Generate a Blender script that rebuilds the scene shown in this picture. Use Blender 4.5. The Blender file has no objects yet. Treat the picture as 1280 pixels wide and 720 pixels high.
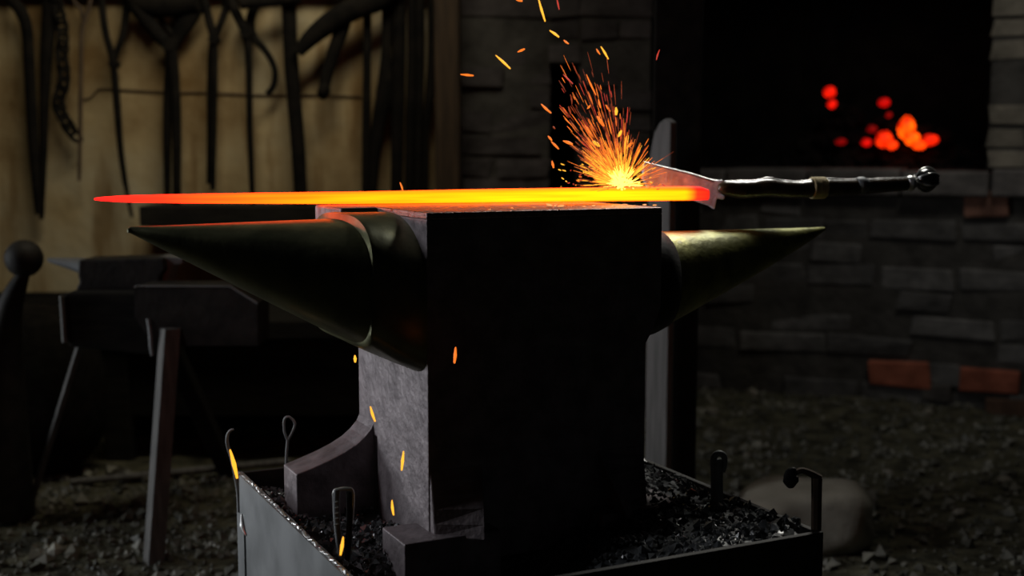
import bpy, bmesh, math, random
from mathutils import Vector, Matrix, noise
random.seed(7)
sc = bpy.context.scene
C = sc.collection
PI = math.pi
V = Vector

# ------------------------------------------------------------------ camera
FPX = 1540.0
PITCH = math.atan(171/1540.0)
CAM = V((0, 0, 0.825))
def ray(px, py):
    a, b = (px-640)/FPX, (360-py)/FPX
    c, s = math.cos(PITCH), math.sin(PITCH)
    return V((a, c + b*s, -s + b*c))
def P(px, py, Y):                      # point seen at a pixel, at distance Y
    d = ray(px, py); return CAM + d*(Y/d.y)
def Pz(px, py, z):                     # same, at height z
    d = ray(px, py); return CAM + d*((z-CAM.z)/d.z)
cd = bpy.data.cameras.new('camera'); cam = bpy.data.objects.new('camera', cd); C.objects.link(cam)
cam.location = CAM; cam.rotation_euler = (PI/2-PITCH, 0, 0)
cd.sensor_width = 36; cd.lens = 36*FPX/1280; cd.clip_start = .02
cd.dof.use_dof = True; cd.dof.focus_distance = 1.62; cd.dof.aperture_fstop = 3.4
sc.camera = cam

# ------------------------------------------------------------------ materials
def nmat(name):
    m = bpy.data.materials.new(name); m.use_nodes = True
    nt = m.node_tree; return m, nt, nt.nodes['Principled BSDF']
def link(nt, a, b): nt.links.new(a, b)
def noise_mat(name, c1, c2, rough=.6, metal=0., scale=20., bump=.3, dist=.004, detail=8, stretch=(1,1,1), c3=None, spec=.5, rough2=None):
    m, nt, b = nmat(name)
    tc = nt.nodes.new('ShaderNodeTexCoord'); mp = nt.nodes.new('ShaderNodeMapping')
    mp.inputs['Scale'].default_value = stretch
    link(nt, tc.outputs['Object'], mp.inputs[0])
    n = nt.nodes.new('ShaderNodeTexNoise'); n.inputs['Scale'].default_value = scale; n.inputs['Detail'].default_value = detail
    link(nt, mp.outputs[0], n.inputs['Vector'])
    r = nt.nodes.new('ShaderNodeValToRGB')
    r.color_ramp.elements[0].position = .36; r.color_ramp.elements[1].position = .64
    r.color_ramp.elements[0].color = (*c1, 1); r.color_ramp.elements[1].color = (*c2, 1)
    if c3:
        e = r.color_ramp.elements.new(.72); e.color = (*c3, 1)
    link(nt, n.outputs['Fac'], r.inputs[0]); link(nt, r.outputs[0], b.inputs['Base Color'])
    b.inputs['Metallic'].default_value = metal; b.inputs['Roughness'].default_value = rough
    b.inputs['Specular IOR Level'].default_value = spec
    if rough2 is not None:
        mr = nt.nodes.new('ShaderNodeMapRange'); mr.inputs['To Min'].default_value = rough; mr.inputs['To Max'].default_value = rough2
        mr.inputs['From Min'].default_value=.35; mr.inputs['From Max'].default_value=.65
        link(nt, n.outputs['Fac'], mr.inputs[0]); link(nt, mr.outputs[0], b.inputs['Roughness'])
    if bump:
        n2 = nt.nodes.new('ShaderNodeTexNoise'); n2.inputs['Scale'].default_value = scale*3; n2.inputs['Detail'].default_value = 6
        link(nt, mp.outputs[0], n2.inputs['Vector'])
        bp = nt.nodes.new('ShaderNodeBump'); bp.inputs['Strength'].default_value = bump; bp.inputs['Distance'].default_value = dist
        link(nt, n2.outputs['Fac'], bp.inputs['Height']); link(nt, bp.outputs[0], b.inputs['Normal'])
    return m
def emit_mat(name, col, s):
    m, nt, b = nmat(name)
    b.inputs['Base Color'].default_value = (.02,.01,.01,1)
    b.inputs['Emission Color'].default_value = (*col, 1); b.inputs['Emission Strength'].default_value = s
    return m
M = {}
M['anvil'] = noise_mat('anvil_steel', (.17,.145,.155), (.30,.26,.275), rough=.5, metal=.35, scale=30, bump=.55, dist=.0035)
M['horn'] = noise_mat('horn_steel', (.12,.125,.07), (.24,.24,.13), rough=.36, metal=.7, scale=22, bump=.25, dist=.002)
M['plate'] = noise_mat('plate_steel', (.20,.21,.215), (.30,.31,.32), rough=.55, metal=.3, scale=14, bump=.15, dist=.002)
M['bright'] = noise_mat('worn_and_highlight_steel', (.5,.5,.5), (.75,.74,.72), rough=.3, metal=.7, scale=40, bump=.2, dist=.001)  # also colours the highlights put on the box slot and the handle
M['iron'] = noise_mat('black_iron', (.012,.011,.010), (.03,.027,.024), rough=.65, metal=.3, scale=25, bump=.3, dist=.003)
M['rusty'] = noise_mat('brown_iron', (.05,.03,.018), (.09,.06,.035), rough=.8, metal=.1, scale=30, bump=.3, dist=.002)
M['tool'] = noise_mat('sooted_tool_iron', (.004,.0035,.003), (.011,.009,.007), rough=.85, scale=25, bump=.3, dist=.003, spec=.12)
M['face'] = noise_mat('hammered_face_steel', (.20,.15,.145), (.42,.32,.30), rough=.26, rough2=.46, metal=.85, scale=90, bump=.9, dist=.0025)
M['horn2'] = noise_mat('green_lit_horn_steel', (.14,.145,.03), (.36,.36,.10), rough=.42, metal=.5, scale=26, bump=.35, dist=.003, c3=(.05,.045,.03))  # yellow-green light on the right horn is put into its colour
M['soot'] = noise_mat('soot', (.006,.006,.006), (.014,.013,.012), rough=.95, scale=10, bump=.5, dist=.01, spec=.1)
M['coal'] = noise_mat('coal', (.028,.03,.032), (.09,.095,.10), rough=.28, scale=60, bump=.3, dist=.002, spec=.8)
M['darkwood'] = noise_mat('dark_wood', (.035,.02,.009), (.07,.042,.02), rough=.8, scale=12, bump=.4, dist=.004, stretch=(6,6,.6))
M['standwood'] = noise_mat('stand_wood', (.10,.10,.095), (.17,.165,.16), rough=.75, scale=12, bump=.4, dist=.004, stretch=(6,6,.6))
M['blackwood'] = noise_mat('black_wood', (.010,.009,.008), (.02,.018,.015), rough=.9, scale=12, bump=.3, dist=.004, stretch=(1,6,6), spec=.2)
M['dirt'] = noise_mat('cinder_floor', (.028,.027,.017), (.14,.132,.085), rough=.9, scale=16, bump=1., dist=.02, spec=.25)
M['gravel'] = noise_mat('gravel', (.06,.06,.045), (.24,.235,.19), rough=.55, scale=7, bump=.6, dist=.006, c3=(.60,.60,.52))
M['stone'] = noise_mat('pale_stone', (.18,.165,.13), (.30,.28,.23), rough=.85, scale=8, bump=.5, dist=.008, c3=(.25,.16,.07))
M['sack'] = noise_mat('sooty_sack', (.007,.006,.005), (.014,.012,.010), rough=.95, scale=40, bump=.5, dist=.004, spec=.1)
M['handle'] = noise_mat('handle_bark', (.03,.018,.012), (.08,.055,.03), rough=.27, scale=26, bump=.35, dist=.003, spec=.8)
M['wrap'] = noise_mat('cord_wrap', (.55,.44,.24), (.80,.68,.42), rough=.8, scale=90, bump=.6, dist=.002)
M['guard'] = noise_mat('scaled_grey_steel', (.38,.48,.62), (.68,.80,.95), rough=.5, metal=.2, scale=60, bump=.5, dist=.002)

# old plaster: ochre, stained, with a fine horizontal crack
def plaster():
    m, nt, b = nmat('ochre_plaster')
    tc = nt.nodes.new('ShaderNodeTexCoord')
    n = nt.nodes.new('ShaderNodeTexNoise'); n.inputs['Scale'].default_value = 2.6; n.inputs['Detail'].default_value = 9; n.inputs['Roughness'].default_value=.6
    link(nt, tc.outputs['Object'], n.inputs['Vector'])
    r = nt.nodes.new('ShaderNodeValToRGB'); e = r.color_ramp.elements
    e[0].position=.30; e[0].color=(.20,.125,.05,1); e[1].position=.5; e[1].color=(.40,.31,.17,1)
    x = e.new(.66); x.color=(.46,.40,.27,1)
    link(nt, n.outputs['Fac'], r.inputs[0])
    n3 = nt.nodes.new('ShaderNodeTexNoise'); n3.inputs['Scale'].default_value = 6; n3.inputs['Detail'].default_value = 5
    mp = nt.nodes.new('ShaderNodeMapping'); mp.inputs['Scale'].default_value=(2.2,1,.35); mp.inputs['Location'].default_value=(3,1,2)
    link(nt, tc.outputs['Object'], mp.inputs[0]); link(nt, mp.outputs[0], n3.inputs['Vector'])
    r3 = nt.nodes.new('ShaderNodeValToRGB'); r3.color_ramp.elements[0].position=.34; r3.color_ramp.elements[0].color=(.45,.33,.2,1)
    r3.color_ramp.elements[1].position=.5; r3.color_ramp.elements[1].color=(1,1,1,1)
    link(nt, n3.outputs['Fac'], r3.inputs[0])
    mx = nt.nodes.new('ShaderNodeMix'); mx.data_type='RGBA'; mx.blend_type='MULTIPLY'; mx.inputs[0].default_value=.8
    link(nt, r.outputs[0], mx.inputs[6]); link(nt, r3.outputs[0], mx.inputs[7])
    link(nt, mx.outputs[2], b.inputs['Base Color'])
    b.inputs['Roughness'].default_value=.9; b.inputs['Specular IOR Level'].default_value=.2
    bp = nt.nodes.new('ShaderNodeBump'); bp.inputs['Strength'].default_value=.5; bp.inputs['Distance'].default_value=.01
    n4 = nt.nodes.new('ShaderNodeTexNoise'); n4.inputs['Scale'].default_value=18; n4.inputs['Detail'].default_value=8
    link(nt, tc.outputs['Object'], n4.inputs['Vector']); link(nt, n4.outputs['Fac'], bp.inputs['Height']); link(nt, bp.outputs[0], b.inputs['Normal'])
    return m
M['plaster'] = plaster()
# bricks carry their own colour as a mesh attribute
def brick_mat(name):
    m, nt, b = nmat(name)
    at = nt.nodes.new('ShaderNodeAttribute'); at.attribute_name = 'brick'
    tc = nt.nodes.new('ShaderNodeTexCoord')
    n = nt.nodes.new('ShaderNodeTexNoise'); n.inputs['Scale'].default_value = 14; n.inputs['Detail'].default_value = 8
    link(nt, tc.outputs['Object'], n.inputs['Vector'])
    mr = nt.nodes.new('ShaderNodeMapRange'); mr.inputs['From Min'].default_value=.3; mr.inputs['From Max'].default_value=.7
    mr.inputs['To Min'].default_value=.55; mr.inputs['To Max'].default_value=1.25
    link(nt, n.outputs['Fac'], mr.inputs[0])
    vm = nt.nodes.new('ShaderNodeVectorMath'); vm.operation='SCALE'
    link(nt, at.outputs['Color'], vm.inputs[0]); link(nt, mr.outputs[0], vm.inputs['Scale'])
    link(nt, vm.outputs[0], b.inputs['Base Color'])
    b.inputs['Roughness'].default_value=.85; b.inputs['Specular IOR Level'].default_value=.3
    bp = nt.nodes.new('ShaderNodeBump'); bp.inputs['Strength'].default_value=.6; bp.inputs['Distance'].default_value=.008
    n2 = nt.nodes.new('ShaderNodeTexNoise'); n2.inputs['Scale'].default_value = 40; n2.inputs['Detail'].default_value = 6
    link(nt, tc.outputs['Object'], n2.inputs['Vector']); link(nt, n2.outputs['Fac'], bp.inputs['Height']); link(nt, bp.outputs[0], b.inputs['Normal'])
    return m
M['brick'] = brick_mat('old_brick')
# glowing steel: hotter in the middle of its length, cooler at the tip and where it enters the guard
def hot_blade():
    m, nt, b = nmat('glowing_steel')
    tc = nt.nodes.new('ShaderNodeTexCoord'); sp = nt.nodes.new('ShaderNodeSeparateXYZ')
    link(nt, tc.outputs['Object'], sp.inputs[0])
    mr = nt.nodes.new('ShaderNodeMapRange'); mr.inputs['From Min'].default_value=0; mr.inputs['From Max'].default_value=BL
    link(nt, sp.outputs['X'], mr.inputs[0])
    r = nt.nodes.new('ShaderNodeValToRGB'); e = r.color_ramp.elements
    e[0].position=0; e[0].color=(.45,.005,.004,1); e[1].position=1; e[1].color=(.18,.004,.002,1)
    for p, c in ((.10,(1.0,.012,.003)),(.2,(1.,.036,.002)),(.34,(1.,.085,.001)),(.5,(1.,.125,.001)),(.8,(1.,.17,.001)),(.955,(1.,.15,.001)),(.975,(.5,.010,.002))):
        x = e.new(p); x.color=(*c,1)
    link(nt, mr.outputs[0], r.inputs[0])
    n = nt.nodes.new('ShaderNodeTexNoise'); n.inputs['Scale'].default_value=1.; n.inputs['Detail'].default_value=5
    mp = nt.nodes.new('ShaderNodeMapping'); mp.inputs['Scale'].default_value=(5,160,160)
    link(nt, tc.outputs['Object'], mp.inputs[0]); link(nt, mp.outputs[0], n.inputs['Vector'])
    # heat leaves through the top and bottom edges of the bar
    zz = nt.nodes.new('ShaderNodeMath'); zz.operation='SUBTRACT'; zz.inputs[1].default_value=.0095; link(nt, sp.outputs['Z'], zz.inputs[0])
    za = nt.nodes.new('ShaderNodeMath'); za.operation='ABSOLUTE'; link(nt, zz.outputs[0], za.inputs[0])
    zr = nt.nodes.new('ShaderNodeMapRange'); zr.inputs['From Min'].default_value=.005; zr.inputs['From Max'].default_value=.0115
    zr.inputs['To Min'].default_value=1; zr.inputs['To Max'].default_value=.30
    link(nt, za.outputs[0], zr.inputs[0])
    nr = nt.nodes.new('ShaderNodeMapRange'); nr.inputs['From Min'].default_value=.3; nr.inputs['From Max'].default_value=.7
    nr.inputs['To Min'].default_value=.7; nr.inputs['To Max'].default_value=1.35
    link(nt, n.outputs['Fac'], nr.inputs[0])
    mu = nt.nodes.new('ShaderNodeMath'); mu.operation='MULTIPLY'; link(nt, zr.outputs[0], mu.inputs[0]); link(nt, nr.outputs[0], mu.inputs[1])
    s2 = nt.nodes.new('ShaderNodeSeparateColor'); link(nt, r.outputs[0], s2.inputs[0])
    g = nt.nodes.new('ShaderNodeMath'); g.operation='MULTIPLY'; link(nt, s2.outputs['Green'], g.inputs[0]); link(nt, mu.outputs[0], g.inputs[1])
    cc = nt.nodes.new('ShaderNodeCombineColor'); link(nt, s2.outputs['Red'], cc.inputs[0]); link(nt, g.outputs[0], cc.inputs[1]); link(nt, s2.outputs['Blue'], cc.inputs[2])
    link(nt, cc.outputs[0], b.inputs['Emission Color']); b.inputs['Emission Strength'].default_value = 5.5
    b.inputs['Base Color'].default_value=(.02,.01,.01,1); b.inputs['Roughness'].default_value=.8
    return m
SP = {'y': emit_mat('spark_yellow', (1,.42,.03), 1.6), 'o': emit_mat('spark_orange', (1,.20,.02), 1.2),
      'r': emit_mat('spark_red', (.75,.06,.035), .8), 'd': emit_mat('spark_dull', (.42,.06,.015), .7), 'w': emit_mat('spark_core', (1,.55,.07), 4.)}

# ------------------------------------------------------------------ helpers
def tag(o, label=None, cat=None, group=None, kind=None):
    if label: o['label'] = label
    if cat: o['category'] = cat
    if group: o['group'] = group
    if kind: o['kind'] = kind
    return o
def thing(name, label, cat, loc=(0,0,0), rotz=0, group=None):
    o = bpy.data.objects.new(name, None); C.objects.link(o); o.location = loc; o.rotation_euler = (0,0,rotz)
    o.empty_display_size = .05
    return tag(o, label, cat, group)
def obj(name, bm, mat, parent=None, smooth=None, bevel=0):
    """bm is in the parent's own coordinates (or world when there is no parent)"""
    bmesh.ops.recalc_face_normals(bm, faces=bm.faces)
    me = bpy.data.meshes.new(name); bm.to_mesh(me); bm.free()
    if mat: me.materials.append(mat)
    o = bpy.data.objects.new(name, me); C.objects.link(o)
    if parent: o.parent = parent
    if smooth is not None:
        me.polygons.foreach_set('use_smooth', [True]*len(me.polygons))
        me.set_sharp_from_angle(angle=math.radians(smooth))
    if bevel:
        b = o.modifiers.new('b', 'BEVEL'); b.width = bevel; b.segments = 2; b.limit_method = 'ANGLE'; b.angle_limit = math.radians(35)
    return o
def box(bm, x0, x1, y0, y1, z0, z1, mat=None):
    vs = [bm.verts.new((x, y, z)) for z in (z0, z1) for x, y in ((x0,y0),(x1,y0),(x1,y1),(x0,y1))]
    if mat:
        for v in vs: v.co = mat @ v.co
    for f in ((0,1,2,3),(4,5,6,7),(0,1,5,4),(1,2,6,5),(2,3,7,6),(3,0,4,7)): bm.faces.new([vs[i] for i in f])
    return vs
def loft(bm, rings, cap=True):
    R = [[bm.verts.new(p) for p in r] for r in rings]
    n = len(R[0])
    for a, b in zip(R, R[1:]):
        for i in range(n): bm.faces.new((a[i], a[(i+1)%n], b[(i+1)%n], b[i]))
    if cap: bm.faces.new(R[0]); bm.faces.new(R[-1])
    return R
def prism(bm, pts, a0, a1, axis='y'):
    """closed outline given in two axes, extruded along the third"""
    f = (lambda p, a: (p[0], a, p[1])) if axis == 'y' else (lambda p, a: (a, p[0], p[1])) if axis == 'x' else (lambda p, a: (p[0], p[1], a))
    loft(bm, [[f(p, a0) for p in pts], [f(p, a1) for p in pts]])
def smooth_path(pts, rad, k=5):
    pts = [V(p) for p in pts]; out = []; ro = []
    if len(pts) == 2: return pts, rad
    for i in range(len(pts)-1):
        p0 = pts[max(i-1,0)]; p1 = pts[i]; p2 = pts[i+1]; p3 = pts[min(i+2,len(pts)-1)]
        for j in range(k):
            t = j/k
            out.append(.5*((2*p1)+(p2-p0)*t+(2*p0-5*p1+4*p2-p3)*t*t+(3*p1-p0-3*p2+p3)*t**3)); ro.append(rad[i]*(1-t)+rad[i+1]*t)
    out.append(pts[-1]); ro.append(rad[-1]); return out, ro
def tube(bm, pts, rad, n=10, k=5, flat=1., up=V((0,1,0)), jit=0., closed=False):
    """round bar along a path; flat squashes it along `up`"""
    if not hasattr(rad, '__len__'): rad = [rad]*len(pts)
    if k > 1 and not closed: pts, rad = smooth_path(pts, list(rad), k)
    pts = [V(p) for p in pts]; rings = []
    for i, p in enumerate(pts):
        if closed: t = pts[(i+1) % len(pts)] - pts[i-1]
        else: t = pts[min(i+1,len(pts)-1)] - pts[max(i-1,0)]
        t.normalize(); a = t.cross(up)
        if a.length < 1e-4: a = t.cross(V((1,0,.01)))
        a.normalize(); b = a.cross(t).normalized()
        rr = rad[i]*(1+random.uniform(-jit, jit))
        rings.append([p + a*math.cos(2*PI*j/n)*rr + b*math.sin(2*PI*j/n)*rr*flat for j in range(n)])
    if closed: 
        R = [[bm.verts.new(q) for q in r] for r in rings]
        for x in range(len(R)):
            A, B = R[x], R[(x+1) % len(R)]
            for i in range(n): bm.faces.new((A[i], A[(i+1)%n], B[(i+1)%n], B[i]))
    else: loft(bm, rings)
def rock(bm, c, r, sq=(1,1,.7), sub=1, j=.3):
    M4 = Matrix.Translation(c) @ Matrix.Rotation(random.uniform(0, 6.28), 4, 'Z') @ Matrix.Rotation(random.uniform(-.6,.6), 4, 'X') @ Matrix.Diagonal((*[r*s for s in sq], 1))
    res = bmesh.ops.create_icosphere(bm, subdivisions=sub, radius=1)
    for v in res['verts']:
        v.co = M4 @ (v.co*(1+random.uniform(-j, j)))
def chip(bm, c, r):                     # a small angular fragment, eight corners
    M4 = Matrix.Translation(c) @ Matrix.Rotation(random.uniform(0,6.28),4,'Z') @ Matrix.Rotation(random.uniform(0,3),4,'X')
    a = [random.uniform(.55,1)*r for _ in range(6)]
    vs = [bm.verts.new(M4 @ V(p)) for p in ((a[0],0,0),(-a[1],0,0),(0,a[2],0),(0,-a[3],0),(0,0,a[4]*.8),(0,0,-a[5]*.8))]
    for f in ((0,2,4),(2,1,4),(1,3,4),(3,0,4),(2,0,5),(1,2,5),(3,1,5),(0,3,5)): bm.faces.new([vs[i] for i in f])
B = bmesh.new

# ------------------------------------------------------------------ the anvil's frame of reference
YAW = math.radians(26.2)
FZ = .75                                # height of the anvil face
A0 = Pz(533, 266, FZ)
U = V((math.cos(YAW), math.sin(YAW), 0)); W_ = V((-math.sin(YAW), math.cos(YAW), 0))
AN = Matrix.Translation((A0.x, A0.y, 0)) @ Matrix.Rotation(YAW, 4, 'Z')
def L(p): return AN.inverted() @ p     # world point -> anvil coordinates
AL, AW = .343, .262
anvil = thing('anvil', 'massive grey double-horned anvil under the glowing sword', 'anvil', (A0.x, A0.y, 0), YAW)
bm = B()
prism(bm, [(0,.30),(.188,.30),(.188,.43),(.198,.43),(.198,.30),(AW,.30),(AW,.742),(0,.742)], 0, .05, axis='x')
prism(bm, [(.045,.30),(.045,.742),(AL,.742),(AL,.615),(AL-.012,.585),(AL-.024,.565),(AL-.024,.30)], 0, AW)
obj('body', bm, M['anvil'], anvil, bevel=.002)
bm = B(); box(bm, 0, AL, 0, AW, .7405, .75); obj('face_plate', bm, M['face'], anvil, bevel=.0022)
# left horn: table then tapering horn with a keel
def hsec(t, w, zt, zb, zs, au, al, n=44):
    r = []
    for i in range(n):
        a = 2*PI*i/n; c, s = math.cos(a), math.sin(a)
        if s >= 0: r.append((t, AW/2 + w*math.copysign(abs(c)**au, c), zs + (zt-zs)*abs(s)**au))
        else: r.append((t, AW/2 + w*math.copysign(abs(c)**al, c), zs - (zs-zb)*abs(s)**al))
    return r
def horn_ring(t):
    f = max(0., min(1., (-t)/.333)); zb = .547 + (.728-.547)*f**1.03
    w = .1275*max(0,(1-f)/.786)**.8; zt = .7385-.004*f
    return hsec(t, w, zt, zb, zt-(zt-zb)*.42, .86, .35+.5*f)
bm = B()
zt = .7455
rings = [hsec(.004, .1305, zt, .545, .655, .95, .22), hsec(-.03, .1305, zt, .560, .655, .92, .28), hsec(-.062, .1285, zt, .578, .66, .62, .35), hsec(-.0685, .1285, zt-.0005, .580, .66, .62, .35), hsec(-.071, .1275, zt-.008, .583, .66, .86, .355)]
rings += [horn_ring(-.0715-.2595*k/22) for k in range(23)]
rings.append(hsec(-.334, .004, .732, .7275, .7295, 1, 1))
loft(bm, rings)
h = obj('horn', bm, M['horn'], anvil, smooth=40)
# right horn: square-shouldered collar then a round cone
bm = B()
def rsec(t, r, zt, hz, n=40, e=1.):
    o = []
    for i in range(n):
        a = 2*PI*i/n; c, s = math.cos(a), math.sin(a)
        o.append((t, AW/2 + r*math.copysign(abs(c)**e, c), zt-hz + hz*math.copysign(abs(s)**e, s)))
    return o
rings = [rsec(AL-.004, .118, .722, .082, e=.6), rsec(AL+.03, .112, .72, .08, e=.7), rsec(AL+.054, .100, .716, .076, e=.8), rsec(AL+.062, .088, .709, .07)]
loft(bm, rings); obj('collar', bm, M['iron'], anvil, smooth=50)
bm = B(); rings = []
for k in range(26):
    f = k/25; r = .076*(1-f)**.92 + .003
    rings.append(rsec(AL+.055 + .335*f, r, .7075-.002*f, r*.95 if f > .02 else r*.95))
loft(bm, rings); obj('horn', bm, M['horn2'], anvil, smooth=50)
# upsetting block on the far side of the table
bm = B(); box(bm, -.052, .002, .175, AW+.028, .69, .7495)
obj('upsetting_block', bm, M['anvil'], anvil, bevel=.003)
# feet
def back_foot(sgn, u0):
    bm = B()
    pr = [(.002,.452),(-.004,.440),(-.014,.429),(-.027,.419),(-.044,.410),(-.064,.402),(-.088,.394),(-.112,.387),(-.112,.30),(.03,.30),(.03,.452)]
    prism(bm, [(u0+sgn*a, b) for a, b in pr], .200, .2635)
    return obj('foot', bm, M['anvil'], anvil, bevel=.002)
back_foot(1, 0); back_foot(-1, AL-.024)
def front_foot(sgn, u0):
    bm = B()
    def rect(a0, a1, v0, v1, z): return [(u0+sgn*a, v, z) for a, v in ((a0,v0),(a1,v0),(a1,v1),(a0,v1))]
    box(bm, *sorted((u0-sgn*.046, u0+sgn*.085)), -.034, .045, .24, .348)
    rs = []
    for z, dv, du in ((.343,.050,.056),(.36,.041,.060),(.378,.031,.064),(.395,.020,.068),(.412,.009,.072),(.427,0,.075)):
        rs.append([(u0+sgn*.002, .01, z), (u0+sgn*.002, -dv*.25, z), (u0+sgn*du, -dv, z), (u0+sgn*du, .01, z)])
    loft(bm, rs)
    return obj('foot', bm, M['anvil'], anvil, bevel=.002)
front_foot(1, 0); front_foot(-1, AL-.024)

# ------------------------------------------------------------------ steel box the anvil stands in
RZ = .355
q0, q1, q2 = L(Pz(472.6, 761, RZ)), L(Pz(295, 590, RZ)), L(Pz(1030, 665, RZ))
bu0, bv0 = (q0.x+q1.x)/2, (q0.y+q2.y)/2; bu1 = q2.x; bv1 = q1.y
th = .009
stand = thing('anvil_stand', 'open square steel plate box full of coal holding the anvil up', 'stand', (A0.x, A0.y, 0), YAW)
bm = B()                                # the left plate, with a slot cut down from a third of its height
s = L(Pz(316, 690, RZ)); sl = bv1-.045
box(bm, bu0, bu0+th, bv0, sl-.006, 0, RZ); box(bm, bu0, bu0+th, sl+.006, bv1, 0, RZ); box(bm, bu0, bu0+th, sl-.006, sl+.006, RZ-.075, RZ); box(bm, bu0, bu0+th, sl-.006, sl+.006, 0, .05)
obj('side_plate', bm, M['plate'], stand)
bm = B(); tube(bm, [(bu0-.001, sl+.012, RZ-.055), (bu0-.003, sl+.002, RZ-.07), (bu0-.001, sl-.012, RZ-.08)], [.0015,.003,.001], n=6)
obj('slot_highlight', bm, M['bright'], stand)  # pale sliver put in as the slanted highlight at the slot
for a in ((bu1-th, bu1, bv0, bv1), (bu0+th, bu1-th, bv0, bv0+th), (bu0+th, bu1-th, bv1-th, bv1)):
    bm = B(); box(bm, a[0], a[1], a[2], a[3], 0, RZ); obj('side_plate', bm, M['iron'], stand, bevel=.0015)  # darker iron than the left plate, their shade put into the colour
bm = B()                                # rough worn rim along the left plate
k = 60
tube(bm, [(bu0+th*.5+random.uniform(-.0012,.0012), bv0+(bv1-bv0)*i/k, RZ+random.uniform(-.001,.0008)) for i in range(k+1)], .0026, n=6, k=1, jit=.2)
obj('rim', bm, M['bright'], stand, smooth=60)
# coal filling
def dip(u, v): return .05*max(0,min(1,(.03-v)/.06))*max(0,min(1,(.24-u)/.12))*max(0,min(1,(u+.12)/.05))
bm = B(); N = 34
g = [[bm.verts.new((bu0+th+(bu1-bu0-2*th)*i/N, bv0+th+(bv1-bv0-2*th)*j/N, .318+.014*noise.noise(V((i*.35, j*.35, 3)))+.026*max(0,min(1,((bu1-bu0)*i/N-.38)/.10))-dip(bu0+(bu1-bu0)*i/N, bv0+(bv1-bv0)*j/N))) for j in range(N+1)] for i in range(N+1)]
for i in range(N):
    for j in range(N): bm.faces.new((g[i][j], g[i+1][j], g[i+1][j+1], g[i][j+1]))
def outside_anvil(u, v, m=.002):
    if 0-m < u < AL-.02 and 0-m < v < AW+m: return False
    if -.046 < u < .08 and -.036 < v < .05: return False
    if -.115 < u < .03 and .212 < v < .30: return False
    return True
for i in range(5200):
    u = random.uniform(bu0+th+.008, bu1-th-.008); v = random.uniform(bv0+th+.008, bv1-th-.008)
    if not outside_anvil(u, v, .006): continue
    rr = random.uniform(.0025, .0075) if random.random() < .9 else random.uniform(.008, .013)
    edge = min(u-bu0, bu1-u, v-bv0, bv1-v)
    chip(bm, (u, v, .321+.014*noise.noise(V(((u-bu0)*20, (v-bv0)*20, 3)))+random.uniform(0,.007)+(.006 if edge < .06 else 0)+.026*max(0,min(1,(u-bu0-.38)/.10))-dip(u,v)), rr)
coal = obj('coal_bed', bm, M['coal']); coal.location = (A0.x, A0.y, 0); coal.rotation_euler = (0,0,YAW)
tag(coal, 'crushed black coal filling the steel box round the anvil foot', 'coal', kind='stuff')

# tools stuck into the coal
def at(px, py, z): return Pz(px, py, z)
b0 = at(358, 585, .34)
b0 = P(358, 585, b0.y)
t = thing('wire_hook', 'thin steel wire hook with a pointed loop behind the curved foot', 'hook', b0)
Y = b0.y
bm = B(); tube(bm, [P(358,596,Y)-b0, P(358,572,Y)-b0, P(359.5,550,Y)-b0], .0021, n=8); obj('stem', bm, M['plate'], t, smooth=60)
bm = B(); tube(bm, [P(x,y,Y)-b0 for x,y in ((359.5,550),(355.5,540),(355,527),(358,521.5),(363,522),(368.5,529),(366,539),(359.5,551))], .0019, n=8, k=4); obj('loop', bm, M['plate'], t, smooth=60)
b0 = P(292, 597, at(296, 592, RZ).y - .004); Y = b0.y
bm = B(); tube(bm, [P(x,y,Y)-b0 for x,y in ((299,640),(297,610),(290,575),(284.5,557),(284,546),(287,539),(292,536.5))], [.003,.003,.0028,.0026,.0024,.002,.0014], n=8)
o = obj('bent_hook', bm, M['plate'], None, smooth=60); o.location = b0; tag(o, 'bent steel hook at the left corner of the box', 'hook')
b0 = Pz(430, 697, .335); Y = b0.y
t = thing('hairpin_holder', 'bright steel strip folded like a hairpin standing in the coal', 'tool holder', b0)
px = Y/FPX
for (xs, nm) in ((((421,600+12),(420.5,640),(423,672),(427,700)), 'strip'), (((437,614),(437.5,640),(436,672),(434,700)), 'strip')):
    bm = B(); tube(bm, [P(x,y,Y)-b0 for x,y in xs], [.0042,.0042,.004,.0035], n=10, flat=.9); obj(nm, bm, M['iron'] if xs[0][0] > 430 else M['plate'], t, smooth=60)
bm = B(); tube(bm, [P(x,y,Y)-b0 for x,y in ((417.5,640),(417.5,616),(424,612),(434,611),(440.5,615),(440.5,640),(438,670))], [.0012,.0022,.0025,.0025,.0025,.0022,.0012], n=8); obj('bend', bm, M['bright'], t, smooth=60)
bm = B(); 
for i in range(5): tube(bm, [P(418.5,628+i*7,Y-.005)-b0, P(423,627+i*7,Y-.005)-b0], .0007, n=6, k=1)
obj('notches', bm, M['bright'], t)
b0 = P(897, 625, 1.63); b0 = P(897, 622, Pz(897, 640, .34).y); Y = b0.y
bm = B(); tube(bm, [P(x,y,Y)-b0 for x,y in ((893,640),(893,600),(892,574),(897,567),(904,569),(906,578),(904,590))], [.005,.005,.0045,.0045,.0045,.004,.003], n=10)
tube(bm, [P(897,640,Y)-b0, P(897,574,Y)-b0], [.008,.007], n=10, k=1)
o = obj('crooked_rod', bm, M['plate'], None, smooth=60); o.location = b0; tag(o, 'steel rod with a hooked top at the far right edge of the box', 'rod')
b0 = P(1020, 662, Pz(1020, 662, RZ).y+.004); Y = b0.y
t = thing('hook_bar', 'dark upright bar with a sideways arm at the box right corner', 'hook', b0)
bm = B(); tube(bm, [P(1020,690,Y)-b0, P(1020.5,640,Y)-b0, P(1021,597,Y)-b0], [.0065,.0065,.007], n=8); obj('post', bm, M['rusty'], t, smooth=40)
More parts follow.
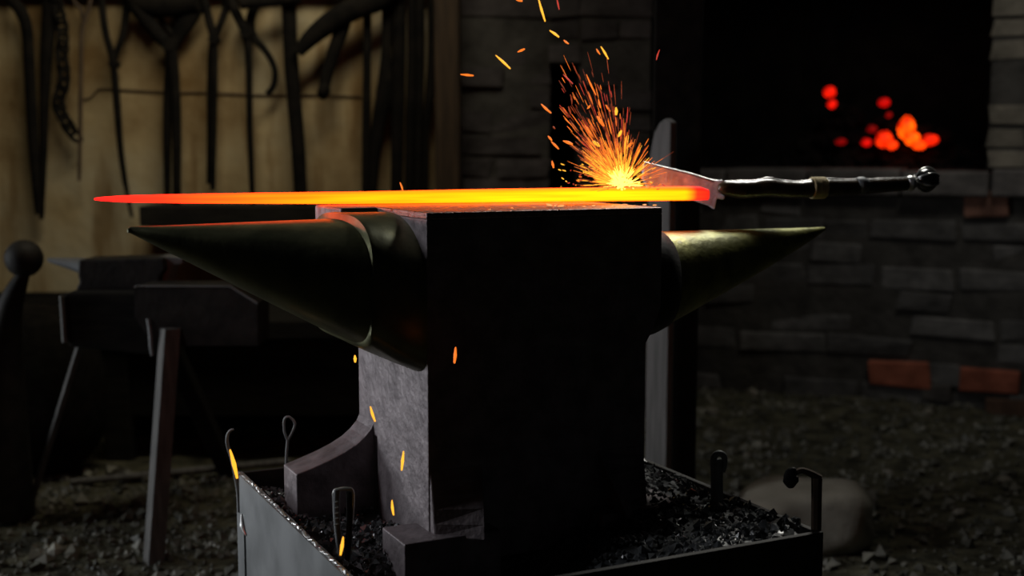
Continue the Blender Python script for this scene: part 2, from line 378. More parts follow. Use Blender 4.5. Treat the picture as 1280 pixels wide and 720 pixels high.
bm = B(); tube(bm, [P(1025,598,Y)-b0, P(1014,592,Y)-b0, P(1003,588,Y)-b0, P(996,590,Y)-b0], [.005,.0045,.004,.004], n=8); obj('arm', bm, M['rusty'], t, smooth=40)
bm = B(); tube(bm, [P(996,589,Y)-b0, P(990,592,Y)-b0, P(988.5,602,Y)-b0, P(989,610,Y)-b0], [.004,.009,.010,.003], n=10, flat=.5); obj('lug', bm, M['iron'], t, smooth=60)

# ------------------------------------------------------------------ the glowing sword
# its line over the anvil face: from the tip at left to the pommel at right
ta, tb = P(118, 254.5, 1.655), P(884, 247.5, 1.885)
ta.z = tb.z = FZ
SD = (tb-ta); BL = SD.length; sa = math.atan2(SD.y, SD.x)
M['blade'] = hot_blade()
sword = thing('sword', 'long sword with glowing orange blade lying across the anvil face', 'sword', (ta.x, ta.y, FZ), sa)
SM = Matrix.Translation((ta.x, ta.y, FZ)) @ Matrix.Rotation(sa, 4, 'Z')
bm = B(); rings = []
prof = [(0,.0015),(.01,.0028),(.04,.0046),(.12,.0062),(.25,.0077),(.4,.0088),(.6,.0098),(.8,.0103),(.95,.0106),(.985,.0104),(1,.0085)]
for f, hh in prof:
    w = hh*1.05; c = .0004+hh + (.0022*(1-f) if f < .6 else .0009)
    if f < .4: c = .0095+.0018*(1-f/.4) + (.0 if f > .0 else 0)
    else: c = .0004+hh+.0003
    rings.append([(f*BL, w*math.copysign(abs(math.cos(a))**.7, math.cos(a)), c + hh*math.copysign(abs(math.sin(a))**.7, math.sin(a))) for a in [2*PI*i/20 for i in range(20)]])
loft(bm, rings); obj('blade', bm, M['blade'], sword, smooth=50)
# points of the hilt: pixel -> sword coordinates at the depth of the sword's line
def S(px, py, off=0.):
    # intersect the ray with the vertical plane through the sword's line
    d = ray(px, py); n = V((-math.sin(sa), math.cos(sa), 0))
    k = ((ta + n*off) - CAM).dot(n)/d.dot(n)
    return SM.inverted() @ (CAM + d*k)
bm = B()
out = [(805,203),(820,207),(845,213),(868,219),(889,226),(903,225),(909,229),(900,233),(899,240),(907,246),(905,250),(897,248),(894,262),(886,257),(868,251),(830,249),(812,240),(803,222)]
pts = [S(x, y, .026+.05*(908-x)/100) for x, y in out]
loft(bm, [[V((p.x, p.y, p.z)) for p in pts], [V((p.x, p.y+.007, p.z)) for p in pts]])
obj('guard', bm, M['guard'], sword, bevel=.002)
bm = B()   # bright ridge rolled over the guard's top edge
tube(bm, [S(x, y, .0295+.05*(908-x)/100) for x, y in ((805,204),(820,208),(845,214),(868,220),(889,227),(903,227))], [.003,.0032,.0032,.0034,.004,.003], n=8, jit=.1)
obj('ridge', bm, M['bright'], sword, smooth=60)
hx = [(898,233),(905,235),(925,237),(945,236),(960,234.5),(975,236),(1000,237),(1025,235),(1060,234),(1100,232),(1140,229.5)]
hr = [.004,.011,.0138,.0135,.0145,.0135,.0132,.0142,.0125,.0115,.0105]
bm = B(); tube(bm, [S(x, y, .012) for x, y in hx], hr, n=18, k=5, jit=.012); obj('handle', bm, M['handle'], sword, smooth=60)
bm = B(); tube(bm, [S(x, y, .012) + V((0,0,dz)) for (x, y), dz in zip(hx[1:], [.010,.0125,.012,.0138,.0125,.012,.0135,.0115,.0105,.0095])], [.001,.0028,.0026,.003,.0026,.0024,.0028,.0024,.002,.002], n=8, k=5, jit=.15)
obj('handle_highlight', bm, M['bright'], sword, smooth=60)  # bright tube painted in as the light along the handle top
bm = B()
for i in range(7):
    x = 1015+i*2.4; c = S(x, 235-i*.05, .012); tube(bm, [c + V((random.uniform(-.0004,.0004), math.cos(a)*.0152, math.sin(a)*.0158)) for a in [2*PI*j/20 for j in range(20)]], .0017, n=6, closed=True, up=V((1,0,0)))
obj('cord_wrap', bm, M['wrap'], sword, smooth=60)
bm = B(); c = S(1076, 232.5, .012); tube(bm, [c+V((-.008,0,0)), c+V((-.003,0,.0005)), c+V((.003,0,.0005)), c+V((.010,0,0))], [.0118,.0142,.0142,.0118], n=18); obj('ferrule', bm, M['plate'], sword, smooth=60)
bm = B(); c = S(1137, 229.5, .012); tube(bm, [c+V((-.006,0,0)), c, c+V((.006,0,0))], [.0108,.0135,.0108], n=18); obj('ferrule', bm, M['bright'], sword, smooth=60)
pc = S(1158, 224.5, .012); pr = .0195
bm = B(); bmesh.ops.create_uvsphere(bm, u_segments=28, v_segments=18, radius=pr, matrix=Matrix.Translation(pc) @ Matrix.Diagonal((1.05,1,.93,1)))
pom = obj('pommel', bm, M['iron'], sword, smooth=70); M['pommel'] = noise_mat('pommel_steel', (.05,.05,.05), (.12,.12,.12), rough=.2, metal=.9, scale=50, bump=.3, dist=.002); pom.data.materials[0] = M['pommel']
bm = B()
for q in range(3):
    R3 = Matrix.Rotation(.5+q*1.05, 3, 'X') @ Matrix.Rotation(.6*q, 3, 'Z')
    tube(bm, [pc + R3 @ V((math.cos(a)*pr*1.03, math.sin(a)*pr*.99, 0)) for a in [2*PI*j/28 for j in range(28)]], .0016, n=6, closed=True, up=V((.1,.2,.9)))
obj('rib', bm, M['bright'], pom, smooth=60)
# scale flakes fallen on the anvil face beside the blade
SCY = emit_mat('hot_scale', (1,.38,.12), 1.1)
fl = [(687,256.5,5),(701,257.5,4),(694,257,3),(730,258,2),(742,257,2.5),(755,258.5,2),(768,257,2),(781,256,2.5),(793,257,2),(806,256,2.5),(818,256.5,2),(640,260,1.5),(612,262,1.5),(668,259,1.5)]
for i, (x, y, r) in enumerate(fl):
    p = Pz(x, y, FZ+.001); bm = B(); rock(bm, V((0,0,0)), r*.0011, (1.6,.9,.35), 1, .25)
    o = obj('hot_flake', bm, SCY); o.location = (p.x, p.y, FZ+.0011)
    tag(o, ('pale orange hot scale flake on the anvil face, left of the sparks' if i < 3 else 'tiny glowing scale flake on the anvil face below the spark burst' if i < 11 else 'tiny dull flake on the left half of the anvil face'), 'flake', 'scale flakes on the anvil face')

# ------------------------------------------------------------------ sparks
core = P(778, 231.5, 1.80)
def sliver(bm, a, b, r, bend=0.):
    a, b = V(a), V(b); m = (a+b)/2 + V((bend, 0, 0))
    tube(bm, [a, m, b], [r*.35, r, r*.5], n=6, k=3)
loose = [  # x0,y0,x1,y1,half width px,colour,depth,label
 (643,-2,653,1.5,1.8,'o',1.80,'small orange spark at the top picture edge, leftmost there'),
 (673,-2,681.5,27,1.5,'y',1.80,'long yellow spark highest above the blade, crossing the top picture edge'),
 (696,-2,699,12,1.,'r',1.80,'dim red spark at the top edge right of the long yellow spark'),
 (687,38,699,46.5,1.5,'y',1.80,'yellow spark just below the long yellow one at the top'),
 (704.5,50,711,55,1.2,'o',1.80,'short orange spark trailing right of a yellow spark near the top'),
 (647,65,656,61,1.5,'o',1.80,'short orange spark tilted upward above the long slanting yellow one'),
 (619.5,69,638,86,1.5,'y',1.80,'slanting yellow spark in front of the grey brick wall, left side'),
 (575.5,93,592,94.5,1.5,'o',1.80,'level orange spark at the timber post, leftmost of the high sparks'),
 (745.5,61,750,68,1.1,'o',1.80,'short dim spark paired with a bright yellow sliver above the burst'),
 (751,58,760.5,74,1.3,'y',1.80,'bright yellow sliver high above the middle of the burst'),
 (824.5,62,820.5,75,.9,'r',1.80,'faint red spark alone against the black forge edge'),
 (704,93,716,105,1.,'r',1.80,'thin crimson spark against the dark wall recess'),
 (733,93,745,119,1.1,'o',1.80,'long thin orange spark leaping highest out of the burst'),
 (746,105,752.5,117,1.,'d',1.80,'faint short spark right beside the long thin orange spark'),
 (735,114,741,132,1.1,'d',1.80,'faint ragged spark below left of the long thin orange spark'),
 (748,124,751,135,1.3,'o',1.80,'orange spark directly under the end of the long thin one'),
 (713,118,715,130,.9,'d',1.80,'dull red spark upright in the dark recess'),
 (710.5,133,713.5,143,1.2,'d',1.80,'dull upright spark below the dull red one in the recess'),
 (676.5,130,689,141.5,1.5,'o',1.80,'orange spark out to the left of the burst, highest on that side'),
 (757,131,763,139.5,1.2,'o',1.80,'small orange spark left of the flame shaped drop'),
 (770,134,770,144,2.,'y',1.80,'flame shaped yellow drop above the burst'),
 (734,136,738,131.5,1.3,'o',1.80,'tiny spark near the top left shoulder of the burst'),
 (691,158,694,161,1.1,'d',1.80,'tiny dull spark speck left of the burst'),
 (685,170,690,176,1.4,'o',1.80,'short orange spark left of the burst, upper of a close pair'),
 (689,177,698.5,186.5,1.4,'o',1.80,'orange spark left of the burst, lower of a close pair'),
 (690,201,692,210,1.5,'o',1.80,'short upright orange spark near the blade, left of the burst'),
 (704,176,716,180.5,1.9,'o',1.80,'plump orange spark at the left rim of the burst'),
 (741,176,750,183,2.4,'y',1.79,'plump bright spark inside the upper left of the burst'),
 (773,171,777,163,1.9,'y',1.80,'plump yellow spark at the upper right of the burst'),
 (784,184,791,178,2.,'o',1.80,'plump orange spark at the right side of the burst'),
 (746,145,755,158,2.2,'o',1.80,'fat orange spark at the peak of the burst'),
 (500,228,503.5,239,1.2,'o',1.74,'small pale spark just above the middle of the blade'),
 (569.5,434,568,454,2.1,'o',1.44,'orange spark falling in front of the black anvil block'),
 (463,508,469,527,1.8,'y',1.44,'orange spark falling past the lit anvil leg, highest of three'),
 (504.5,564,502,588,2.,'y',1.44,'orange spark falling past the lit anvil leg, middle of three'),
 (490,625,492,644,1.8,'y',1.44,'orange spark falling past the lit anvil leg, lowest of three'),
 (429,671,425.5,694,2.3,'y',1.38,'orange spark in front of the folded hairpin strip'),
 (443.5,444,444,453,2.,'y',1.64,'small yellow spark at the back corner under the left horn'),
 (287.5,562,296.5,598,2.9,'y',1.72,'largest flame-like spark at the left corner of the box'),
]
for x0,y0,x1,y1,w,c,d,lab in loose:
    a, b = P(x0,y0,d), P(x1,y1,d); m = (a+b)/2; bm = B()
    sliver(bm, a-m, b-m, w*d/FPX, bend=random.uniform(-.0006,.0006))
    o = obj('spark', bm, SP[c], smooth=80); o.location = m; tag(o, lab, 'spark', 'flying sparks')
bm = B()
mats = ['w','y','o','r','d']
def put(bm, a, b, r, ci):
    n0 = len(bm.faces); sliver(bm, a, b, r); bm.faces.ensure_lookup_table()
    for f in bm.faces[n0:]: f.material_index = ci
s_ = 1.8/FPX
def drift(d, q):                        # a spark flies out and slows; gravity bends its path a little
    return core + V((d.x*q, d.y*q, d.z*q - .10*q*q))
for i in range(1000):
    a = random.gauss(PI*.69, .42) if random.random() < .74 else random.uniform(-.1, PI*1.0)
    dep = random.gauss(0, .35)
    d = V((math.cos(a), dep, math.sin(a))).normalized()
    mx = 118*math.exp(-((a-PI*.61)/.42)**2)+48
    if a < 1.2: mx = 30+45*max(0,math.sin(a))
    R = min(mx, abs(random.gauss(0, .42))*mx+3)
    ln = min(random.uniform(6, 26), 4+R*.9)
    q0, q1 = R*s_, (R+ln)*s_
    f = R/95
    ci = 0 if (f < .13) else random.choice((1,1,2)) if f < .26 else random.choice((1,2,2,2,4)) if f < .5 else random.choice((2,2,4,4,3))
    p0, p1 = drift(d, q0), drift(d, q1)
    if p0.z < FZ+.016 or p1.z < FZ+.016: continue
    put(bm, p0, p1, random.uniform(.22,.52)*s_*(1.3 if f < .25 else 1), ci)
for i in range(70):                     # the thickest glow where the blade was struck
    rock_c = core + V((random.gauss(0,.008), random.gauss(-.006,.004), random.gauss(.002,.004)))
    n0 = len(bm.faces); rock(bm, rock_c, random.uniform(.0012,.003), (1,1,.8), 1, .1); bm.faces.ensure_lookup_table()
    for f in bm.faces[n0:]: f.material_index = 0
for i in range(60):                     # sparks skittering along the blade and guard
    x = random.uniform(700, 832); y = random.uniform(214, 238) if x > 760 else random.uniform(205, 234)
    p = P(x, y, 1.80+random.uniform(-.02,.02)); dx = random.uniform(-5,5)*s_
    put(bm, p, p+V((dx,0,random.uniform(-2,2)*s_+.0005)), .7*s_, random.choice((1,2,3,3)))
me_b = obj('spark_burst', bm, SP['w'], smooth=80)
for k in mats[1:]: me_b.data.materials.append(SP[k])
tag(me_b, 'dense fan of orange sparks bursting up where the blade was struck', 'sparks', kind='stuff')

# ------------------------------------------------------------------ setting: floor and walls
WY = 3.72
bm = B(); NX, NY = 110, 90
g = [[None]*(NY+1) for _ in range(NX+1)]
for i in range(NX+1):
    for j in range(NY+1):
        x = -3.6+7.2*i/NX; y = -.6+6.2*j/NY
        z = .020*noise.noise(V((x*2.2,y*2.2,0))) + .012*noise.noise(V((x*8,y*8,5)))
        if abs(x) < 1.0 and .9 < y < 2.3: z = min(z, 0)-.0
        g[i][j] = bm.verts.new((x, y, z))
for i in range(NX):
    for j in range(NY): bm.faces.new((g[i][j], g[i+1][j], g[i+1][j+1], g[i][j+1]))
tag(obj('floor', bm, M['dirt'], smooth=80), kind='structure')
bm = B()
for i in range(9000):
    if random.random() < .45: x, y = random.uniform(-1.6,-.35), random.uniform(1.9,3.1)
    else: x, y = random.uniform(.25,2.0), random.uniform(2.05,4.3)
    r = abs(random.gauss(0,.006))+.003
    if random.random() < .06: r = random.uniform(.014,.028)
    z = .020*noise.noise(V((x*2.2,y*2.2,0))) + .012*noise.noise(V((x*8,y*8,5)))
    chip(bm, (x, y, z+r*.25), r)
tag(obj('floor_rubble', bm, M['gravel']), 'loose cinders and small rubble strewn over the dirt floor', 'rubble', kind='stuff')
x545 = P(547, 300, WY).x; x577 = P(577, 300, WY).x
bm = B(); box(bm, -3.6, x545+.01, WY, WY+.2, .0, 2.7)
tag(obj('wall_back', bm, M['plaster']), kind='structure')
bm = B(); box(bm, -3.6, x545, WY-.03, WY+.001, -.02, .40)
tag(obj('baseboard_back', bm, M['blackwood']), kind='structure')
bm = B(); box(bm, x545, x577, WY-.10, WY+.12, -.02, 2.7)
tag(obj('trim_1', bm, M['darkwood'], bevel=.006), kind='structure')

def special_in(a, b, z, hh, sp): return any(a < q_[0] < b and z < q_[1] < z+hh for q_ in sp)
def brick_wall(bm, lay, x0, x1, z0, z1, face, deep, bl=.235, bh=.068, gap=.011, col=None, special=(), rough=0.):
    """real bricks in running bond over a mortar core; wall runs along local x, its face at y=face, away from camera +y"""
    n00 = len(bm.faces); box(bm, x0, x1, face+.012-.008*min(1,rough), face+deep, z0, z1); bm.faces.ensure_lookup_table()
    for f in bm.faces[n00:]:
        for lp in f.loops: lp[lay] = (.075,.071,.064,1)
    z = z0; row = 0
    while z < z1-.01:
        x = x0 - (bl/2 if row % 2 else 0); hh = min(bh, z1-z)
        while x < x1:
            wd = bl*(1+rough*random.uniform(-.45,.35)); a = max(x0, x + random.uniform(0,.006)); b = min(x1, x+wd-gap)
            if b-a > .03 and not (rough and random.random() < .16 and not special_in(a, b, z, hh, special)):
                n0 = len(bm.faces); o = random.uniform(-.006,.006) + (random.uniform(-.004,.007) if rough else 0)
                vs = box(bm, a, b, face+o, face+.03, z+random.uniform(0,.003), z+hh-gap)
                q_ = 1+2.2*rough
                for v in vs: v.co += V((random.uniform(-.004,.004)*q_, random.uniform(-.002,.002)*q_, random.uniform(-.003,.003)*q_))
                c = col(); 
                for (sx, sz, cc) in special:
                    if a < sx < b and z < sz < z+hh: c = cc
                bm.faces.ensure_lookup_table()
                for f in bm.faces[n0:]:
                    for lp in f.loops: lp[lay] = (*c, 1)
            x += wd
        z += bh; row += 1
def grey_brick():
    k = random.uniform(.055,.085); return (k*1.12, k, k*1.0)
x812 = P(815, 300, 4.3).x
bm = B(); lay = bm.loops.layers.float_color.new('brick')
xm = P(812, 200, WY+.02).x
nx0, nx1, nz0, nz1 = P(687,100,WY).x, P(724,100,WY).x, P(690,238,WY).z, P(690,78,WY).z
brick_wall(bm, lay, x577, nx0, 0, 2.7, WY+.02, .35, col=grey_brick, rough=.5)
brick_wall(bm, lay, nx1, xm, 0, 2.7, WY+.02, .35, col=grey_brick, rough=.5)
brick_wall(bm, lay, nx0, nx1, 0, nz0, WY+.02, .35, col=grey_brick, rough=.5)
brick_wall(bm, lay, nx0, nx1, nz1, 2.7, WY+.02, .35, col=grey_brick, rough=.5)
tag(obj('wall_middle', bm, M['brick']), kind='structure')
bm = B(); box(bm, x577, xm, WY+.36, WY+.40, 0, 2.7); tag(obj('wall_niche', bm, M['soot']), kind='structure')

# ------------------------------------------------------------------ the forge at right
FA = V((x812-.01, 4.33, 0)); FYAW = -math.radians(23)
FM = Matrix.Translation(FA) @ Matrix.Rotation(FYAW, 4, 'Z')
def F(px, py, off=0.):                  # pixel -> forge coordinates on its front plane
    n = FM.to_3x3() @ V((0,1,0)); d = ray(px, py)
    k = ((FA + n*off) - CAM).dot(n)/d.dot(n); return FM.inverted() @ (CAM + d*k)
forge = thing('brick_forge', 'brick forge hearth with a wide black fire opening', 'forge', FA, FYAW)
xr = F(1236, 150).x; SILL = F(1100, 211).z
def hearth_brick():
    k = random.uniform(.09,.17); return (k*1.05, k*1.02, k*.98)
bm = B(); lay = bm.loops.layers.float_color.new('brick')
s1, s2, s3 = F(1125,466), F(1222,478), F(1250, 255)
orange = (.42,.13,.075)
brick_wall(bm, lay, 0, xr+1.1, -.01, SILL-.085, 0, .8, col=hearth_brick, rough=1., bh=.078, special=() and ((s1.x, s1.z, orange), (s2.x, s2.z, orange), (s3.x, s3.z, (.12,.06,.04)), (F(1255,490).x, F(1255,490).z, (.10,.06,.05))))
for (xa, ya, xb, yb, cc) in ((1086,454,1164,480,orange), (1197,464,1274,489,(.36,.11,.065)), (1205,238,1262,272,(.24,.12,.085)), (1232,500,1285,530,(.13,.075,.05)), (1150,482,1190,500,(.11,.10,.09))):
    p0, p1 = F(xa, yb), F(xb, ya); n0 = len(bm.faces)
    vs = box(bm, p0.x, p1.x, -.014, .03, p0.z, p1.z)
    for v in vs: v.co += V((random.uniform(-.008,.008), random.uniform(-.002,.002), random.uniform(-.006,.006)))
    bm.faces.ensure_lookup_table()
    for f in bm.faces[n0:]:
        for lp in f.loops: lp[lay] = (*cc, 1)
obj('hearth', bm, M['brick'], forge, bevel=.006)
capm = noise_mat('capstone_brick', (.09,.083,.078), (.19,.175,.165), rough=.8, scale=9, bump=.6, dist=.01)
x = 0
while x < xr+1.05:                      # row of cap stones along the hearth lip
    w = random.uniform(.26,.40); bm = B(); box(bm, x+.004, min(x+w, xr+1.1)-.004, -.035+random.uniform(-.01,.01), .24, SILL-.085, SILL+random.uniform(-.008,.004))
    obj('cap_stone', bm, capm, forge, bevel=.008); x += w
bm = B(); lay = bm.loops.layers.float_color.new('brick')
def pier_brick():
    k = random.uniform(.15,.26); return (k*1.1, k, k*.80)
brick_wall(bm, lay, xr, xr+1.1, SILL+.002, 2.7, .02, .8, col=pier_brick, rough=.5)
obj('pier', bm, M['brick'], forge)
bm = B(); box(bm, -.36, xr+.05, .80, .9, 0, 2.7); obj('fire_back', bm, M['soot'], forge)
bm = B(); box(bm, -.36, -.28, .05, .82, 0, 2.7); obj('cheek_wall', bm, M['soot'], forge)
bm = B(); box(bm, 0, xr+.05, .24, .80, SILL-.10, SILL-.03); obj('hearth_bed', bm, M['soot'], forge)
bm = B(); prism(bm, [(-.02,1.75),(.8,2.3),(.8,2.38),(-.05,1.82)], 0, xr, axis='x'); obj('hood', bm, M['soot'], forge)

# dark coals heaped on the hearth and the glowing ones among them
HY = .46
embers = [ # px,py,rx,ry,heat,label
 (1037,115,8,7,.55,'dark red glowing coal high at the left, upper of a touching pair'),
 (1040,130,5.5,6,.5,'dark red glowing coal high at the left, lower of a touching pair'),
 (1105,128,7.5,5.5,.35,'single dim red coal above the main fire'),
 (1111,143.5,4,3.5,.12,'faint crimson coal just beneath the single dim red one'),
 (1051,177,7,4,.12,'faint crimson coal low at the left end of the fire'),
 (1083,178,6,5,.42,'small red coal left of the middle heap'),
 (1105,174,10,10,.75,'broad bright red coal in the middle heap'),
 (1115,181,7,6,.8,'small bright orange red coal at the foot of the middle heap'),
 (1090,161,6,5,.10,'barely glowing coal above the middle heap'),
 (1133,160,10,14,1.,'hottest tall orange coal at the top of the fire'),
 (1140,173,9,9,1.,'bright orange coal under the hottest tall coal'),
 (1149,181,9,6,.9,'orange coal at the bottom right of the fire'),
 (1162,175,10,7,.65,'red coal at the right end of the fire'),
]
def heap_z(x):
    c = F(1130, 180, HY).x; c2 = F(1038, 180, HY).x
    return SILL + .17*math.exp(-((x-c)/.26)**2) + .17*math.exp(-((x-c2)/.12)**2)
bm = B()
for i in range(1500):
    x = random.uniform(.1, xr-.02); y = random.uniform(HY-.02, HY+.28)
    top = heap_z(x)*(1) ; z = random.uniform(SILL-.04, top-.02 if top-.02 > SILL-.03 else SILL-.02)
    rock(bm, V((x, y+max(0,(z-SILL))*.5+.03, z)), random.uniform(.018,.042), (1,1,.8), 1, .25)
for i in range(600):
    x = random.uniform(.1, xr-.02); y = random.uniform(.26, HY)
    rock(bm, V((x, y, SILL-.035+random.uniform(0,.02))), random.uniform(.012,.03), (1,1,.8), 1, .25)
hp = obj('coal_heap', bm, M['soot']); hp.matrix_world = FM
tag(hp, 'heap of black unlit coals on the forge hearth', 'coal', kind='stuff')
def ember_mat(hh):
    m, nt, b = nmat('glowing_coal')
    tc = nt.nodes.new('ShaderNodeTexCoord'); n = nt.nodes.new('ShaderNodeTexNoise'); n.inputs['Scale'].default_value=26; n.inputs['Detail'].default_value=3
    link(nt, tc.outputs['Object'], n.inputs['Vector'])
    r = nt.nodes.new('ShaderNodeValToRGB'); e = r.color_ramp.elements
    e[0].position=.38; e[0].color=(.35*hh+.02,.0,.0,1); e[1].position=.62; e[1].color=(1.25*hh**.5, .095*hh**4+.002, .002,1)
    link(nt, n.outputs['Fac'], r.inputs[0]); link(nt, r.outputs[0], b.inputs['Emission Color'])
    b.inputs['Emission Strength'].default_value = .35+1.7*hh; b.inputs['Base Color'].default_value=(.02,.01,.01,1)
    return m
for (x, y, rx, ry, hh, lab) in embers:
    p = F(x, y, HY-.01); k = 4.6/FPX; bm = B()
    rock(bm, V((0,0,0)), 1, (1,1,1), 2, .10)
    for v in bm.verts: v.co = V((v.co.x*rx*k, v.co.y*rx*k, v.co.z*ry*k))
    o = obj('glowing_coal', bm, ember_mat(hh), smooth=60)
    wp = FM @ p; o.location = wp; tag(o, lab, 'coal', 'glowing coals in the forge')

# black square post in front of the forge
pz = 2.55; a = P(812, 574, pz); b = P(868, 574, pz)
post = B(); e = (b-a).length*1.02
w2 = .036
bx = thing('forge_post', 'black square iron post between the anvil and the forge', 'post', (a.x, a.y, 0), math.radians(-5))
box(post, 0, e, 0, .11, .0, 2.6); obj('shaft', post, M['tool'], bx, bevel=.003)
post = B(); box(post, -.03, e+.03, -.03, .14, -.005, .016); obj('foot_plate', post, M['iron'], bx, bevel=.003)
# narrow pale strip added as the lit left side of the post
post = B(); pts = [P(814,574,2.6), P(835,574,2.6)]
x0, x1 = P(813,500,2.49).x, P(834.5,500,2.49).x
zt = P(820,153,2.49).z; xm_ = (x0+x1)/2; hw = .033
pr_ = [(-hw,0),(hw,0),(hw,zt),(hw*.5,zt+.008),(0,zt),(-hw*.5,zt-.02),(-hw*.85,zt-.06),(-hw,zt-.1)]
prism(post, pr_, -.008, .008)
o = obj('post_lit_side', post, M['standwood'], bevel=.002); o.location = (xm_, 2.49, 0); o.rotation_euler = (0,0,-.98)
tag(o, 'narrow upright grey strip with a rounded top, added as the lit side of the black post', 'post_lit_side')

# pale rough block on the floor at right, and loose stones
b0 = P(1020, 697, 2.44); b0.z = 0
bm = B(); rock(bm, V((0,0,0)), 1, (1,1,1), 4, 0)
for v in bm.verts:
    c = v.co.copy(); c = V([math.copysign(abs(q)**.55, q) for q in c]); c *= 1+.10*noise.noise(c*1.7)
    v.co = V((c.x*.138, c.y*.10, .062+c.z*.072))
    if v.co.z > .10 and v.co.x < 0: v.co.z += .3*v.co.x*.12
o = obj('rough_stone', bm, M['stone'], smooth=50); o.location = (b0.x, b0.y+.09, 0); o.rotation_euler=(0,0,-.2)
tag(o, 'big pale flat-topped stone on the floor by the box right corner', 'stone')
for (x, y, r, lab) in ((934,569,7,'small pale pebble on the floor right of the rod with hooked top'),(890,514,9,'pale pebble on the floor close to the black post'),(941,491,10,'pale stone at the foot of the hearth wall left of centre'),(990,478,9,'grey stone at the hearth foot, under dark bricks'),(1160,515,8,'small stone at the hearth foot beneath the orange brick'),
      (1200,640,9,'dark stone on the open floor at the right'),(1255,600,9,'pale stone near the right picture edge'),(1110,590,7,'small stone behind the big pale one'),(960,600,8,'pebble between the rod and the dark hook bar')):
    p = Pz(x, y, 0.01); bm = B(); rock(bm, V((0,0,0)), r*p.y/FPX*.8, (1.3,1,.7), 2, .15)
    o = obj('small_stone', bm, M['stone'], smooth=40); o.location = p; tag(o, lab, 'stone', 'loose stones on the floor')

# ------------------------------------------------------------------ tool rack on the plaster wall
TY = 3.655
kp = TY/FPX
bm = B(); zz = P(100, -14, TY).z
tube(bm, [(P(-60,0,TY).x, TY+.03, zz), (x545-.01, TY+.03, zz)], .016, n=12, k=1)
rack = thing('tool_rack', 'long dark rail on the plaster wall the tongs hang from', 'rack', (0,0,0))
obj('rail', bm, M['iron'], rack, smooth=60)
for xx in (-30, 112, 250, 385, 520):
    bm = B(); x = P(xx,0,TY).x; tube(bm, [(x, TY+.03, zz), (x, WY+.01, zz)], .013, n=8, k=1); obj('bracket', bm, M['iron'], rack, smooth=60)
def T(p, dy=0): return P(p[0], p[1], TY+dy)
def hang(name, label, cat, bars, mats=None, group='tools hanging on the plaster wall', knob=None, rivet=None, names=None, dyo=0):
    ox, oy = bars[0][-1][0], bars[0][-1][1]
    t0 = P(ox, oy, TY)
    t = thing(name, label, cat, t0, 0, group)
    for i, bar in enumerate(bars):
        bm = B(); pts = [P(q[0], q[1], TY + dyo + (.012 if i % 2 else -.006)) - t0 for q in bar]
        tube(bm, pts, [q[2]*kp for q in bar], n=10, k=4, flat=.7)
        obj(names[i] if names else 'rein', bm, (mats[i] if mats else M['tool']), t, smooth=60)
    if rivet:
        bm = B(); c = P(rivet[0], rivet[1], TY+dyo)-t0; tube(bm, [c+V((0,-.022,0)), c+V((0,.024,0))], rivet[2]*kp, n=10, k=1); obj('rivet', bm, M['tool'], t, smooth=40)
    if knob:
        bm = B(); rock(bm, P(knob[0], knob[1], TY+dyo)-t0, knob[2]*kp, (1,.7,1.1), 2, .08); obj('knob', bm, M['tool'], t, smooth=60)
    return t
hang('tongs', 'heavy black tongs furthest left, reins closing to a point', 'tongs',
     [[(6,-38,7),(12,-5,7),(26,14,8),(34,40,7.5),(37,90,7),(40,150,7),(43,200,6),(47,268,3.5)],
      [(66,-38,9),(64,-5,10),(61,30,9.5),(58,70,8),(56,120,6.5),(54,200,5),(52,274,3)]], rivet=(38,-34,8))
ch = thing('chain', 'rusty chain hanging between the heavy tongs and a thin rod', 'chain', P(97,174,TY), 0, 'tools hanging on the plaster wall')
cp, _ = smooth_path([P(x,y,TY)-P(97,174,TY) for x,y in ((66,-16),(71,5),(76,25),(79,48),(77,68),(80,92),(79,110),(72,122),(75,138),(82,152),(89,164),(98,174))], [1]*12, 6)
acc = 0; last = cp[0]; li = 0
for i in range(1, len(cp)):
    acc += (cp[i]-cp[i-1]).length
    if acc > .027:
        d = (cp[i]-last).normalized(); mid = (cp[i]+last)/2; last = cp[i]; acc = 0
        side = d.cross(V((0,1,0))).normalized() if li % 2 else (V((0,1,0))*.75 + d.cross(V((0,1,0)))*.65).normalized()
        ring = [mid + d*math.cos(q)*.026 + side*math.sin(q)*.0145 for q in [2*PI*j/16 for j in range(16)]]
        bm = B(); tube(bm, ring, .0065, n=7, closed=True, up=d.cross(side)); obj('link', bm, M['tool'], ch, smooth=60); li += 1
hang('forked_rod', 'thin brown rod with a small fork, hanging beside the chain', 'rod',
     [[(114,-16,2.6),(112,6,2.6),(106,26,2.8),(102,42,2.8),(101,100,2.6),(100,170,2.6),(99,226,2.2)],
      [(90,-16,2.4),(93,2,2.4),(101,11,2.4),(104,26,2.6)]], mats=[M['rusty'], M['rusty']], names=['rod','prong'])
hang('tongs', 'slim tongs leaning right, with a tall narrow V of jaws', 'tongs',
     [[(127,-30,4),(128,12,4.5),(133,45,4.5),(141,76,4.5),(147,130,4),(151,185,3.6),(158,235,3),(165,272,2)],
      [(163,-30,4.5),(158,14,5),(154,42,4.5),(145,68,4),(142,86,3.6),(145,135,3.2),(150,190,3),(156,232,2.4)]], rivet=(143,80,5))
hang('flat_jaw_tongs', 'biggest tongs with broad fan-shaped black jaws', 'tongs',
     [[(160,-20,10),(172,8,11),(186,28,9),(202,48,8),(213,62,8),(219,110,6),(221,170,6),(221,262,5)],
      [(252,-20,9),(242,8,13),(232,28,12),(222,46,8),(215,62,7),(210,110,5.5),(209,170,5.5),(209,250,4)],
      [(164,-4,11),(188,6,15),(215,4,17),(246,0,14)], [(192,14,3),(206,30,3),(214,42,4)]], rivet=(213,56,9), names=['rein','rein','jaw','jaw'])
